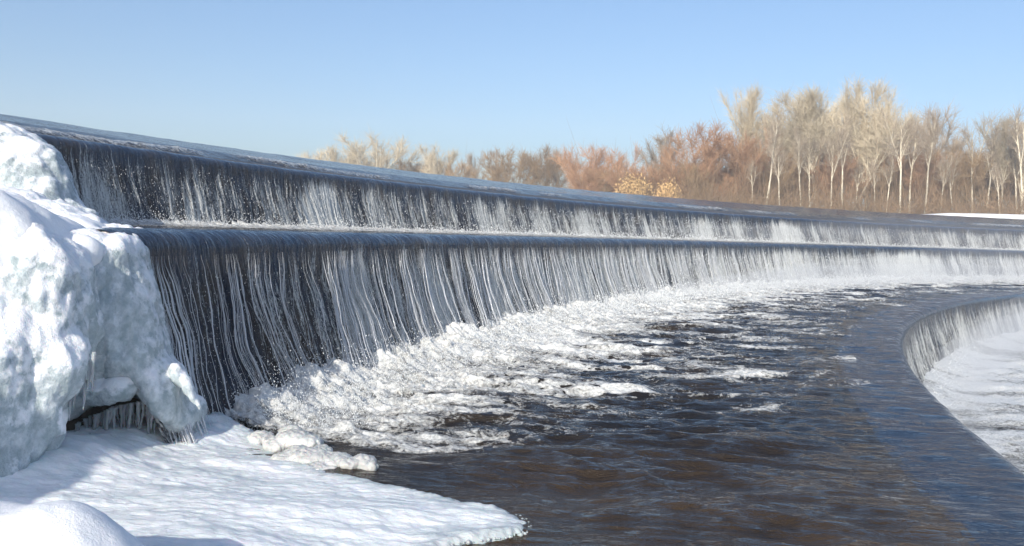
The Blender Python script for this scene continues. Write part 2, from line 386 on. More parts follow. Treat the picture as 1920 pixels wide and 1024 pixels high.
V, Fq = tubes(st, 5); o = put('water_strands', raw_mesh(V, Fq), M_STR, f2); tag(o, kind='stuff')
sp = put('droplets', spray_drops(80000, R2, ZB, (.60, .32, .17), .0038, 12, near_bias(2.6, 62)), M_DROP, f2); tag(sp, kind='stuff')
tag(put('glints', wall_drops(9000, R2, Z2, ZB, .0022, 71, 2.0, 60), M_DROP, f2), kind='stuff')
tag(put('glints', wall_drops(9000, R1, Z1, Z2, .0022, 72, 6.3, 75), M_DROP, f1), kind='stuff')
# lower fall
f3 = empty('waterfall', tuple(pol(R3, PH0 - .2, ZL)))
tag(f3, 'lowest tier at the right, pale water curving over the far lip of the dark pool', 'waterfall')
put('water_sheet', wall_fall(R3, ZB, ZL, 'low'), M_FALL, f3)
sp = put('droplets', spray_drops(12000, R3, ZL, (.45, .2, .16), .003, 13, near_bias(7, 50)), M_DROP, f3); tag(sp, kind='stuff')

# ------------------------------------------------------------------ water surfaces
def ringgrid(Ra, Rb, k, ph0=PH0, ph1=PH1, dr=None):
    ph = phis((Ra + Rb) / 2, k, .3, ph0, ph1); R = np.linspace(Ra, Rb, dr)
    PHg, Rg = np.meshgrid(ph, R, indexing='ij'); return PHg, Rg, CX + Rg * np.cos(PHg), CY + Rg * np.sin(PHg)
# pool on the lowest step, and further back towards the camera bank
PHg, Rg, X, Y = ringgrid(R2 - .02, R3 + .12, .0020, math.radians(182), PH1, 260)
calm = sst(R3 + .2, R3 + 3.5, Rg)
Z = ZB + wave(X, Y) * (.2 + .8 * calm) + .012 - .06 * (1 - sst(R3 + .55, R3 + .85, Rg))
put('water', grid_mesh(np.stack([X, Y, Z], -1)), M_WATER)['kind'] = 'structure'
# foam on that pool
PHg, Rg, X, Y = ringgrid(R2 + .05, R2 - 5.2, .0011, math.radians(169.6), math.radians(93), 330)
dw = R2 - Rg; S = (PH0 - PHg) * R2
reach = 2.0 + 1.5 * sst(3.2, 7.5, S) + .5 * pn(S * .35, 2.2, 0)
edge = fbm(X * .7, Y * 1.7, 7, 6, .62)
mask = 1.17 - .85 * dw / reach + edge * (.45 + .42 * sst(.5, 2.5, dw)) + .25 * (1 - sst(0, .7, dw))
bil = fbm(X * 2.3, Y * 3.4, 1, 5, .55, True); bil2 = fbm(X * 8, Y * 10, 6, 4, .6, True)
th = np.clip(mask - .12 - .10 * sst(1.5, 4, dw) - 1.6 * (1 - sst(2.1, 2.6, S)), -1, 1.2)
lump = sst(.1, 1.0, th) * (.07 * bil + .032 * bil2) * (1 - .55 * sst(.9, 3, dw)) * (1.25 - .35 * sst(0, 3, dw)) + .13 * (1 - sst(.35, .95, dw)) * (1 + .8 * pn(S * 3, dw, 2) + .5 * pn(S * 14, dw * 6, 4))
Zf = ZB + wave(X, Y) + .020 + np.minimum(th + .15, 0) * .08 + lump - .02 * sst(0, .6, th)
fo = put('foam', grid_mesh(np.stack([X, Y, Zf], -1), attrs={'foam': np.stack([th - .10 * sst(.8, 3, dw), bil, dw], -1)}, keep=th > -.4), M_FOAM)
tag(fo, 'white churning foam along the foot of the middle fall', 'foam', kind='stuff')
# foam and splashes on the ledge under the upper fall
PHg, Rg, X, Y = ringgrid(R1 + .02, R1 - .95, .0012, END(61), math.radians(93), 46)
dw = R1 - Rg; S = (PH0 - PHg) * R1
sp_ = np.abs(pn(S * 7, 0, 1)) * .6 + np.abs(pn(S * 19, dw * 3, 2)) * .7
Zf = Z2 + .02 + (1 - sst(.1, .75, dw)) * (.05 + .13 * sp_) * sst(-.02, .25, dw) + .02 * pn(S * 9, dw * 9, 3)
fo = put('foam', grid_mesh(np.stack([X, Y, Zf], -1), attrs={'foam': np.stack([1.3 - 1.3 * dw, dw, dw], -1)}), M_FOAM)
tag(fo, 'thin white line of splashing foam on the narrow ledge under the upper fall', 'foam', kind='stuff')
# ledge water between them
PHg, Rg, X, Y = ringgrid(R1 - .1, R2 + .75, .003, END(59.5), PH1, 70)
put('water', grid_mesh(np.stack([X, Y, Z2 + .006 + .012 * fbm(X * 1.5, Y * 1.5, 0, 4)], -1)), M_WATER)['kind'] = 'structure'
# sloping crest water
PHg, Rg, X, Y = ringgrid(74, R1 + .8, .0016, END(R1), PH1, 90)
pr = np.array([(R1 + .8, Z1 + .012), (R1 + 1.4, Z1 + .10), (63.9, Z1 + .27), (64.3, Z1 + .40), (65.5, 1.64), (66.8, 1.86), (RC, 1.925), (69, 1.94), (74, 1.95)])
zc = np.interp(Rg, pr[:, 0], pr[:, 1]); S = (PH0 - PHg) * R1
jump = np.exp(-((Rg - 63.9 - .25 * pn(S * .25, 0, 6)) / .14) ** 2) * sst(.0, .45, pn(S * .35, Rg * .2, 3) + .25)
zc = zc + .012 * fbm(X * .8, Y * .8, 3, 4) + .07 * jump * np.abs(pn(S * 5, Rg * 4, 1))
put('water', grid_mesh(np.stack([X, Y, zc], -1)), M_WATER)['kind'] = 'structure'
sel = jump > .12
fo = put('foam', grid_mesh(np.stack([X, Y, zc + .012 + .03 * jump], -1), attrs={'foam': np.stack([jump * .42, Rg, Rg], -1)}, keep=sel), M_FOAM)
tag(fo, 'broken white streaks of foam half way up the sloping crest of the weir', 'foam', kind='stuff')
# reservoir above the weir
PHg, Rg, X, Y = ringgrid(230, 73.9, .02, END(90), math.radians(60), 60)
put('water', grid_mesh(np.stack([X, Y, 1.94 + .0 * X], -1)), M_WATER)['kind'] = 'structure'
# river below the lowest fall
PHg, Rg, X, Y = ringgrid(R3 + .05, 24, .004, math.radians(185), math.radians(60), 300)
dw = R3 - Rg; S = (PH0 - PHg) * R3
put('water', grid_mesh(np.stack([X, Y, ZL + .05 * fbm(X * .8, Y * .8, 0, 4)], -1)), M_WATER)['kind'] = 'structure'
mask = 1.2 - dw / 7 + fbm(X * .35, Y * .9, 5, 6, .62) * .9
th = np.clip(mask - .1, -1, 1.2)
Zf = ZL + .05 * fbm(X * .8, Y * .8, 0, 4) + .02 + np.minimum(th + .1, 0) * .06 + sst(0, .8, th) * (.08 * fbm(X * 1.2, Y * 2.4, 1, 5, .55, True)) + .22 * (1 - sst(.1, .9, dw))
fo = put('foam', grid_mesh(np.stack([X, Y, Zf], -1), attrs={'foam': np.stack([th, dw, dw], -1)}, keep=(th > -.25)), M_FOAM)
tag(fo, 'creamy white foam on the river below the lowest fall at the right', 'foam', kind='stuff')

# ------------------------------------------------------------------ ground: river bed, banks, far shore
gx = np.concatenate([np.linspace(-900, -60, 30), np.linspace(-58, 90, 140), np.linspace(95, 900, 30)])
gy = np.concatenate([np.linspace(-300, -22, 16), np.linspace(-20, 200, 200), np.linspace(210, 1500, 30)])
X, Y = np.meshgrid(gx, gy, indexing='ij')
ysh = 80 + 55 * sst(25, -25, X) if False else 80 + 50 * (1 - sst(-30, 22, X))
ysh = ysh + 2.5 * pn(X * .06, 3.3, 1)
far = sst(0, 5, Y - ysh)
bed = -4.6 + 0 * X
R = np.hypot(X - CX, Y - CY)
bed = np.where(R > RC + 3, 0.6, bed)
Z = bed * (1 - far) + (2.95 - .9 * (1 - sst(34, 40, X)) + .25 * fbm(X * .03, Y * .03, 0, 3) + .9 * sst(5, 60, Y - ysh)) * far
left = sst(0, 2, np.interp(Y, [-300, 0, 4, 6, 11.5, 17, 100, 1500], [-4.5, -4.5, -4.3, -4.6, -7.9, -12, -85, -1200]) - X)
Z = Z * (1 - left) + (np.maximum(Z, 1.2 + .9 * sst(0, 20, Y))) * left
put('ground', grid_mesh(np.stack([X, Y, Z], -1), flip=True), M_SNOW)['kind'] = 'structure'

# ------------------------------------------------------------------ ice and snow at the left
def remeshed(blobs, voxel, smooth, disp, seed=0):
    bm = bmesh.new()
    for (c, r, rot) in blobs:
        mt = Matrix.Translation(Vector(c)) @ Matrix.Rotation(math.radians(rot[2]), 4, 'Z') @ Matrix.Rotation(math.radians(rot[1]), 4, 'Y') @ Matrix.Rotation(math.radians(rot[0]), 4, 'X') @ Matrix.Diagonal((*r, 1))
        bmesh.ops.create_icosphere(bm, subdivisions=4, radius=1, matrix=mt)
    me = bpy.data.meshes.new('tmp'); bm.to_mesh(me); bm.free()
    o = bpy.data.objects.new('tmp', me); COL.objects.link(o)
    m = o.modifiers.new('r', 'REMESH'); m.mode = 'VOXEL'; m.voxel_size = voxel
    m = o.modifiers.new('s', 'SMOOTH'); m.factor = .6; m.iterations = smooth
    dg = bpy.context.evaluated_depsgraph_get(); ev = o.evaluated_get(dg); e = ev.to_mesh()
    n = len(e.vertices); V = np.empty(n * 3, np.float32); e.vertices.foreach_get('co', V); V = V.reshape(-1, 3)
    N = np.empty(n * 3, np.float32); e.vertex_normals.foreach_get('vector', N); N = N.reshape(-1, 3)
    q = np.empty(len(e.polygons) * 4, np.int32); e.loops.foreach_get('vertex_index', q); q = q.reshape(-1, 4)
    ev.to_mesh_clear(); bpy.data.objects.remove(o)
    V = V + N * disp(V.astype(float), N)[:, None]
    return raw_mesh(V, q)
def d_ice(V, N):
    x, y, z = V.T; up = np.clip(N[:, 2], 0, 1)
    b = fbm(x * 2.0, y * 2.0, z * 1.0, 4, .5, True) * .08 + fbm(x * 11, y * 11, z * 5, 4, .6) * .013
    runs = fbm(x * 6, y * 6, z * .7, 3) * .026 * (1 - up)
    return (b - .05) + runs
def d_apron(V, N):
    x, y, z = V.T; up = np.clip(N[:, 2], 0, 1)
    return fbm(x * 5, y * 3, z * .9, 3, .5, True) * .045 + fbm(x * 14, y * 9, z * 4, 4, .6) * .010 - .015
def d_snow(V, N):
    x, y, z = V.T
    return fbm(x * 1.6, y * 1.6, z * 1.6, 3) * .05 + fbm(x * 14, y * 14, z * 14, 3) * .004
def B(px, py, Y, r, rot=(0, 0, 0)): return (pix(px, py, Y), r, rot)

# frozen column at the end of the upper fall
up = put('ice_formation', remeshed([
    B(-60, 300, 11.6, (.95, .8, .55)), B(0, 300, 11.5, (.55, .6, .42)), B(30, 330, 11.4, (.62, .6, .5)), B(60, 370, 11.3, (.5, .5, .4)), B(50, 285, 11.7, (.28, .35, .22)),
    B(90, 345, 11.5, (.28, .35, .35)), B(105, 395, 11.3, (.34, .4, .22)), B(140, 405, 11.2, (.25, .4, .13)), B(-60, 400, 11.2, (.9, .7, .6)),
    B(-40, 480, 11, (1.5, .8, .5)), B(80, 450, 11.3, (.9, .6, .3))],
    .035, 8, d_ice), M_ISN2)
tag(up, 'grey domed ice at the left end of the upper fall, highest of the ice', 'ice')
# low pale ice hump between
hump = put('ice_formation', remeshed([B(0, 390, 9.6, (.6, .55, .22)), B(80, 410, 9.4, (.5, .5, .2)), B(140, 425, 9.3, (.34, .42, .16)), B(-60, 430, 9.4, (.8, .6, .45)), B(60, 480, 9.2, (1.1, .6, .35))],
    .03, 8, d_ice), M_ISN)
tag(hump, 'low smooth hump of pale ice behind the big snow-topped ice mass', 'ice')
# the big mass at the end of the middle fall
mass = empty('ice_formation', tuple(pix(150, 800, 6.0)))
tag(mass, 'big snow-topped ice mass hung with icicles at the left end of the tall fall', 'ice')
put('ice_body', remeshed([
    B(190, 480, 6.5, (.28, .5, .16)), B(175, 540, 6.4, (.33, .45, .40)), B(205, 610, 6.3, (.30, .4, .40)), B(235, 670, 6.3, (.27, .35, .28)), B(235, 540, 6.7, (.17, .4, .4)),
    B(270, 705, 6.35, (.22, .3, .16)), B(300, 735, 6.4, (.17, .25, .10)), B(150, 650, 6.15, (.26, .35, .38)), B(195, 728, 6.0, (.27, .25, .10), (0, -14, 0)),
    B(130, 765, 6.0, (.2, .25, .09), (0, -24, 0)), B(120, 600, 6.3, (.4, .4, .5)),
    B(240, 465, 6.8, (.14, .35, .10)), B(222, 458, 6.9, (.2, .4, .14)), B(190, 442, 6.9, (.24, .4, .10)), B(205, 452, 6.6, (.2, .3, .10)), B(205, 500, 6.8, (.2, .4, .3)), B(262, 560, 6.75, (.10, .3, .35), (0, 8, 0)), B(290, 640, 6.75, (.12, .3, .32), (0, 8, 0)), B(320, 710, 6.8, (.12, .25, .20), (0, 22, 0)), B(340, 770, 6.8, (.13, .25, .10)),
    B(232, 600, 6.2, (.20, .3, .34)), B(185, 560, 6.0, (.2, .3, .42)), B(195, 650, 5.95, (.17, .25, .22)), B(180, 490, 6.1, (.2, .3, .16)), B(255, 690, 6.15, (.17, .25, .14), (0, -12, 0)), B(215, 690, 6.1, (.2, .25, .12)), B(215, 500, 6.25, (.2, .35, .2)),
    B(60, 560, 6.9, (.6, .5, .6)), B(40, 700, 6.9, (.7, .4, .5))],
    .02, 5, d_ice), M_ISN, mass)
put('snow_cap', remeshed([
    B(50, 450, 5.9, (.34, .42, .20)), B(-10, 450, 5.7, (.42, .5, .30)), B(110, 462, 6.0, (.22, .35, .13)), B(150, 470, 5.75, (.12, .14, .10)), B(-60, 520, 5.4, (.5, .5, .5)),
    B(40, 520, 5.7, (.32, .3, .3)), B(185, 450, 6.6, (.25, .3, .07)), B(150, 430, 6.7, (.2, .3, .07))],
    .02, 14, d_snow), M_SNOW, mass)
put('ice_apron', remeshed([
    B(185, 452, 6.15, (.20, .4, .07)), B(228, 480, 6.1, (.13, .34, .15), (0, -20, 0)), B(225, 560, 6.2, (.16, .3, .4), (0, -10, 0)), B(215, 600, 5.98, (.15, .28, .42), (0, -8, 0)), B(200, 520, 6.0, (.16, .3, .22)), B(245, 670, 6.0, (.15, .25, .13)), B(262, 575, 6.1, (.10, .3, .42), (0, -13, 0)), B(278, 655, 6.1, (.10, .3, .40), (0, -15, 0)),
    B(310, 725, 6.1, (.11, .28, .27), (0, -22, 0)), B(345, 775, 6.25, (.11, .28, .12), (0, -20, 0)),
    B(345, 715, 6.0, (.035, .07, .13), (0, -38, 0)), B(366, 748, 6.0, (.024, .06, .09), (0, -32, 0))],
    .018, 7, d_apron), M_ISN2, mass)
# near left ice face
face = empty('ice_formation', tuple(pix(40, 880, 5.3)))
tag(face, 'near ice face at the left edge with a rounded blue-white foot beside the dark crack', 'ice')
put('ice_body', remeshed([
    B(20, 540, 5.4, (.45, .4, .40)), B(70, 580, 5.4, (.32, .3, .36)), B(110, 620, 5.4, (.2, .26, .3)), B(40, 680, 5.3, (.40, .35, .38)), B(105, 690, 5.35, (.19, .25, .17)), B(20, 780, 5.2, (.32, .3, .34)),
    B(-60, 700, 5.2, (.5, .5, .6)), B(10, 870, 5.1, (.2, .22, .2)), B(65, 800, 5.2, (.19, .2, .17)), B(-70, 900, 5.1, (.4, .3, .4))],
    .02, 7, d_ice), M_ISN, face)
# dark rock behind the icicles, with small dark lumps added to darken the crack
rock = put('rock', remeshed([B(190, 800, 6.55, (.55, .25, .22)), B(90, 850, 6.0, (.45, .25, .3)), B(30, 920, 5.6, (.3, .2, .16)), B(150, 825, 5.9, (.10, .12, .05)), B(112, 850, 5.7, (.10, .12, .06)), B(88, 880, 5.5, (.09, .12, .06)), B(58, 915, 5.3, (.09, .12, .05)), B(35, 940, 5.2, (.08, .1, .04))], .04, 3, d_ice), mat_concrete())
tag(rock, 'dark wet rock behind the row of icicles, with dark lumps that darken the crack', 'rock')
# icicles: variants shared
def icicle_mesh(L, r, seed):
    t = np.linspace(0, 1, 14); q = np.random.default_rng(seed)
    P = np.stack([.006 * np.sin(t * 5 + seed), .006 * np.cos(t * 4 + seed), -t * L], 1)
    rr = r * (1 - t) ** .6 * (1 + .18 * np.sin(t * 22 + seed)) + .0015; rr[-1] = .0006
    V, Fq = tubes([(P, rr)], 10); return raw_mesh(V, Fq)
icv = [icicle_mesh(.13 + .03 * k, .012 + .0025 * (k % 3), k) for k in range(5)]
for m in icv: m.materials.append(M_ICECLEAR); m.polygons.foreach_set('use_smooth', np.ones(len(m.polygons), bool))
def icicle(parent, p, k, sc):
    o = bpy.data.objects.new('icicle', icv[k]); COL.objects.link(o); o.location = p; o.scale = (sc, sc, sc * random.uniform(.7, 1.3)); o.rotation_euler = (0, 0, random.uniform(0, 6))
    o.parent = parent; o.matrix_parent_inverse = Matrix.Translation(parent.location).inverted()
r_ = np.random.default_rng(5)
for i in range(30):
    t = i / 29; px = 138 + 172 * t + r_.normal() * 1.5; py = 800 - 70 * t ** .8 if t < .5 else 760 - 26 * (t - .5) * 1.2
    icicle(mass, pix(px, py, 5.85 + .1 * r_.random() + .12 * t), int(r_.integers(5)), .95)
for px, py in [(128, 722), (134, 716), (142, 706), (158, 690), (166, 682), (171, 676), (118, 745), (176, 660)]:
    icicle(face, pix(px, py, 5.3), int(r_.integers(5)), .8)

# ------------------------------------------------------------------ ice shelf on the pool
def sdf_poly(X, Y, pts):
    pts = np.asarray(pts); d = np.full(X.shape, 1e9); ins = np.zeros(X.shape, bool); n = len(pts)
    for i in range(n):
        a, b = pts[i], pts[(i + 1) % n]; e = b - a; wx, wy = X - a[0], Y - a[1]
        t = np.clip((wx * e[0] + wy * e[1]) / (e @ e), 0, 1); d = np.minimum(d, np.hypot(wx - e[0] * t, wy - e[1] * t))
        c = ((a[1] > Y) != (b[1] > Y)) & (X < (b[0] - a[0]) * (Y - a[1]) / (b[1] - a[1] + 1e-12) + a[0]); ins ^= c
    return np.where(ins, d, -d)
ZS = ZB + .05
outl = [(300, 770), (400, 800), (480, 812), (520, 838), (560, 862), (620, 878), (672, 892), (740, 902), (800, 915), (865, 932), (930, 943), (975, 955), (1000, 970), (985, 988), (930, 996), (870, 1003), (830, 1014), (800, 1040), (700, 1130)]
pts = [pixz(x, y, ZS)[:2] for x, y in outl] + [np.array([-.55, 2.2]), np.array([-.2, -1.5]), np.array([-8, -1.5]), np.array([-8, 7.2]), np.array([-3.6, 7.4])]
xs = np.arange(-5.2, .45, .0105); ys = np.arange(2.4, 7.6, .0105)
X, Y = np.meshgrid(xs, ys, indexing='ij')
sdp = sdf_poly(X, Y, pts) + .030 * (.5 - np.abs(pn(X * 11, Y * 11, 0))) + .022 * (.5 - np.abs(pn(X * 24, Y * 24, 1))) - .006 + .02 * pn(X * 3, Y * 3, 5)
edgeh = np.sqrt(np.clip(1 - (1 - np.clip(sdp / .07, 0, 1)) ** 2, 0, 1))
Zs = ZB - .05 + edgeh * .095 + .026 * fbm(X * 1.3, Y * 2.2, 0, 4) * edgeh + .006 * fbm(X * 9, Y * 16, 3, 4, .6) * edgeh
Zs += .07 * sst(.1, 1.4, sdp)
for (ax, ay, ar, ah) in [(300, 800, .40, .15), (200, 830, .35, .10), (400, 812, .25, .07), (130, 880, .4, .10)]:
    c = pixz(ax, ay, ZS); Zs += ah * np.exp(-((X - c[0]) ** 2 + (Y - c[1]) ** 2) / ar ** 2) * (1 + .25 * fbm(X * 4, Y * 4, 2, 3)) * edgeh
shelf = put('ice_shelf', grid_mesh(np.stack([X, Y, Zs], -1), attrs={'rim': np.stack([sdp, sdp, sdp], -1)}, keep=sdp > -.012, flip=True), None)
def mat_shelf():
    b = NB('shelf_ice'); p = b.pos(); n = b.noise(b.mapv(p, (1, 2.2, 1)), 2.0, 5, .6); f = b.noise(b.mapv(p, (1, 2.5, 1)), 30, 4, .65); g = b.noise(p, 120, 3, .6)
    c = b.mix(b.ramp(n, [(.36, 0.), (.62, 1.)]), (.62, .67, .69), (.86, .875, .88))
    rm = b.ramp(b.math('ADD', b.sep(b.attr('rim'))[0], b.math('MULTIPLY', b.math('SUBTRACT', b.noise(p, 6, 5, .65), .5), .35)), [(.0, 1.), (.06, .75), (.20, 0.)])
    c = b.mix(rm, c, (.42, .47, .49))
    b.set(Base_Color=c, Roughness=b.mix(rm, (.42, .42, .42), (.10, .10, .10)), IOR=1.31, Subsurface_Weight=.3, Subsurface_Scale=.05, Normal=b.bump(g, .4, .004, b.bump(f, .5, .012))); return b.m
shelf.data.materials.clear(); shelf.data.materials.append(mat_shelf()); shelf.data.polygons.foreach_set('use_smooth', np.ones(len(shelf.data.polygons), bool))
tag(shelf, 'flat pale ice shelf reaching over the dark water to a rounded tip', 'ice')
# clear beads of ice along the rim of the shelf
r_ = np.random.default_rng(9); ii = np.argwhere((sdp > -.004) & (sdp < .012) & (Y > 3.9) & (Y < 6.5) & (X > -1.9)); ii = ii[r_.permutation(len(ii))[:260]]
bm = bmesh.new()
for a, b_ in ii:
    rr = .003 + .009 * r_.random() ** 2.5
    bmesh.ops.create_icosphere(bm, subdivisions=2, radius=rr, matrix=Matrix.Translation((X[a, b_], Y[a, b_], max(Zs[a, b_], ZB + .015))))
me = bpy.data.meshes.new('beads'); bm.to_mesh(me); bm.free()
tag(put('ice_beads', me, M_ICE, shelf), kind='stuff')
# frozen splash lumps at the corner of the foam
for k, (lab, bl) in enumerate([
    ('rounded yellowish lump of frozen foam between the foot of the fall and the ice shelf', [B(552, 826, 6.25, (.13, .12, .06)), B(580, 832, 6.2, (.09, .1, .05)), B(520, 836, 6.2, (.09, .1, .05)), B(490, 822, 6.4, (.09, .1, .04)), B(545, 812, 6.45, (.08, .08, .05))]),
    ('wide glassy ice lump with sparkling top on the edge of the ice shelf', [B(585, 858, 5.9, (.15, .14, .05)), B(630, 866, 5.85, (.11, .12, .045)), B(540, 862, 5.9, (.10, .12, .04)), B(600, 880, 5.75, (.13, .1, .035)), B(560, 850, 5.95, (.08, .09, .04)), B(605, 850, 5.98, (.06, .07, .045))]),
    ('round glassy ice lump beside the notch where the dark water meets the shelf', [B(680, 868, 5.8, (.08, .08, .045)), B(655, 872, 5.75, (.06, .06, .035)), B(693, 876, 5.75, (.05, .05, .035))])]):
    o = put('ice_lump', remeshed(bl, .008, 3, lambda V, N: fbm(V[:, 0] * 22, V[:, 1] * 22, V[:, 2] * 22, 3, .5, True) * .016), mat_ice('lump_ice_%d' % k, (.88, .89, .87), .3, .14, 60))
    tag(o, lab, 'ice', 'lumps of frozen splash on the shelf edge')
# snow drift in front, and an unseen high bank at the left, shaped to shade the shelf
xs = np.arange(-5.5, .2, .02); ys = np.arange(-1.5, 4.7, .02); X, Y = np.meshgrid(xs, ys, indexing='ij')
def bump2(cx, cy, rx, ry, h, p=2): return h * np.exp(-(((X - cx) / rx) ** 2 + ((Y - cy) / ry) ** 2) ** (p / 2))
h = bump2(-1.72, 3.3, .42, .5, .42, 3) + bump2(-1.15, 3.25, .42, .42, .22, 3) + bump2(-2.6, 3.2, .6, .6, .3, 3) + bump2(-3.2, 2, 1.4, 1.5, .5, 3)
h = h + .03 * fbm(X * 1.7, Y * 1.7, 0, 3) * sst(.02, .1, h) + .006 * fbm(X * 12, Y * 12, 2, 3)
dz = ZB - .02 + h
drift = put('snow_drift', grid_mesh(np.stack([X, Y, dz], -1), keep=h > .03, flip=True), M_SNOW)
tag(drift, 'low rounded snow drift in the bottom left corner in front of the shelf', 'snow drift')
bank = put('snow_bank', remeshed([((-5.7, -.3, -.4), (1.9, 1.6, 2.35), (0, 0, 0)), ((-7, 1.5, -.8), (2.0, 2.2, 2.2), (0, 0, 0)), ((-7.5, 4, -.8), (2.4, 2.4, 2.2), (0, 0, 0))], .08, 6, d_snow), M_SNOW)
tag(bank, 'high snow bank out of view at the left, shaped to shade the shelf', 'snow bank')

# ------------------------------------------------------------------ trees
def grow(seed, H, spread, upr, nlimb, ntw, lean=0, twl=1.0, multi=1, start=.25, droop=0):
    """returns (wood paths, twig paths): trunk and limbs, and fine twigs"""
    r = np.random.default_rng(seed); wood, ends = [], []
    def branch(p, d, L, rad, n=8, wob=.06):
        pts = [p]; dd = d / np.linalg.norm(d)
        for i in range(n - 1):
            dd = dd + r.normal(size=3) * wob + np.array([0, 0, .03 * upr]); dd /= np.linalg.norm(dd); pts.append(pts[-1] + dd * L / (n - 1))
        pts = np.array(pts); return pts, np.linspace(rad, rad * .28, n)
    for mlt in range(multi):
        base = np.array([r.normal() * .25 * (multi > 1), r.normal() * .25 * (multi > 1), -.3]); ln = np.array([math.sin(lean) + (r.normal() * .22 if multi > 1 else r.normal() * .04), r.normal() * (.2 if multi > 1 else .04), 1])
        tp, tr = branch(base, ln, H * r.uniform(.78, .92), H * .011 * (1 if multi == 1 else .7), 12, .035); wood.append((tp, tr))
        for k in range(max(3, nlimb // multi)):
            t = start + (.93 - start) * ((k + r.random()) / max(3, nlimb // multi)) ** 1.2; i = t * 11; i0 = min(10, int(i)); p = tp[i0] + (tp[i0 + 1] - tp[i0]) * (i - i0)
            az = r.uniform(0, 6.283); out = spread * r.uniform(.5, 1.1)
            d = np.array([math.cos(az) * out, math.sin(az) * out, upr * r.uniform(.7, 1.1) - droop]); ht = H * (1 - .30 * (out / spread) ** 2 * r.random()) * r.uniform(.72, 1.0); L = max(H * .12, (ht - p[2])) / (.75 + .25 * min(1, upr))
            lp, lr = branch(p, d, L, tr[i0] * .6, 8, .07); wood.append((lp, lr)); ends.append((lp, lr))
            for q in range(6):
                j = r.integers(2, 6); d2 = (lp[j] - lp[j - 1]) / np.linalg.norm(lp[j] - lp[j - 1]) + r.normal(size=3) * .65 + np.array([0, 0, .25 * upr])
                sp_, sr = branch(lp[j], d2, L * .36 * r.uniform(.6, 1.1), lr[j] * .6, 5, .12); wood.append((sp_, sr)); ends.append((sp_, sr))
        ends.append((tp[6:], tr[6:]))
    tw = []
    wts = np.array([np.linalg.norm(p[-1] - p[0]) for p, _ in ends]); wts /= wts.sum(); ch = r.choice(len(ends), ntw, p=wts)
    for c in ch:
        p, _ = ends[c]; n = len(p); i = r.random() ** .8 * (n - 1.01); i0 = int(i); q = p[i0] + (p[i0 + 1] - p[i0]) * (i - i0)
        dd = p[i0 + 1] - p[i0]; dd /= np.linalg.norm(dd); dd = dd + r.normal(size=3) * .62 + np.array([0, 0, .3 * upr - droop]); dd /= np.linalg.norm(dd)
        L = H * .060 * twl * r.uniform(.4, 1.7) + .3; m = q + dd * L * .5; e = m + (dd + r.normal(size=3) * .25) * L * .5
        tw.append((np.array([q, m, e]), np.array([.013, .011, .005]) * twk))
    return wood, tw
twk = 1.15
def tree_meshes(mw, mt, *a, **k):
    wood, tw = grow(*a, **k); V, Fq = tubes(wood, 6); w = raw_mesh(V, Fq); V, Fq = tubes(tw, 3); t = raw_mesh(V, Fq)
    w.materials.append(mw); t.materials.append(mt); w.polygons.foreach_set('use_smooth', np.ones(len(w.polygons), bool)); return w, t
bk_pale = mat_bark('pale_bark', (.50, .45, .34), (.70, .64, .50)); tw_pale = mat_bark('pale_twigs', (.52, .45, .32), (.66, .57, .42))
bk_grey = mat_bark('grey_bark', (.26, .22, .17), (.42, .36, .28)); tw_grey = mat_bark('grey_twigs', (.30, .24, .18), (.42, .34, .25))
bk_red = mat_bark('red_bark', (.22, .15, .11), (.34, .24, .17)); tw_red = mat_bark('red_twigs', (.40, .22, .12), (.50, .30, .17))
tw_brn = mat_bark('brown_twigs', (.28, .19, .10), (.42, .29, .16)); tw_yel = mat_bark('yellow_leaves', (.55, .36, .16), (.68, .46, .22))
PRO = {
 'poplar': [tree_meshes(bk_pale, tw_pale, 100 + i, 16, .55, 1.15, 16, 3600, twl=1.0, start=.3, multi=2 if i else 1) for i in range(3)],
 'poplar_lean': [tree_meshes(bk_pale, tw_pale, 110, 15, .5, 1.1, 14, 2200, lean=.42, twl=1.2, start=.35)],
 'thin': [tree_meshes(bk_pale, tw_grey, 160 + i, 14, .4, 1.1, 6, 420, twl=1.3, start=.5) for i in range(4)],
 'vase': [tree_meshes(bk_pale, tw_pale, 120 + i, 12, .72, 1.0, 18, 3000, multi=3, twl=1.05, start=.2) for i in range(2)],
 'grey': [tree_meshes(bk_grey, tw_grey, 130 + i, 13, .75, .9, 16, 2600, twl=1.0, start=.3) for i in range(3)],
 'red': [tree_meshes(bk_red, tw_red, 140 + i, 10, .9, .8, 18, 3200, multi=2, twl=1.1, start=.15) for i in range(3)],
 'brown': [tree_meshes(bk_grey, tw_brn, 150 + i, 9, .85, .85, 18, 3000, multi=3, twl=1.15, start=.12) for i in range(3)]}
HT = {'thin': 14, 'poplar': 16, 'poplar_lean': 15, 'vase': 12, 'grey': 13, 'red': 10, 'brown': 9}
WORD = {'thin': '', 'poplar': 'tall pale poplar', 'poplar_lean': 'leaning pale poplar', 'vase': 'pale many-stemmed tree', 'grey': 'grey bare tree', 'red': 'reddish bare tree', 'brown': 'brown bushy bare tree'}
def ground_z(x, y): return 2.9 + .6 * float(sst(5, 60, y - (80 + 50 * (1 - sst(-30, 22, x)))))
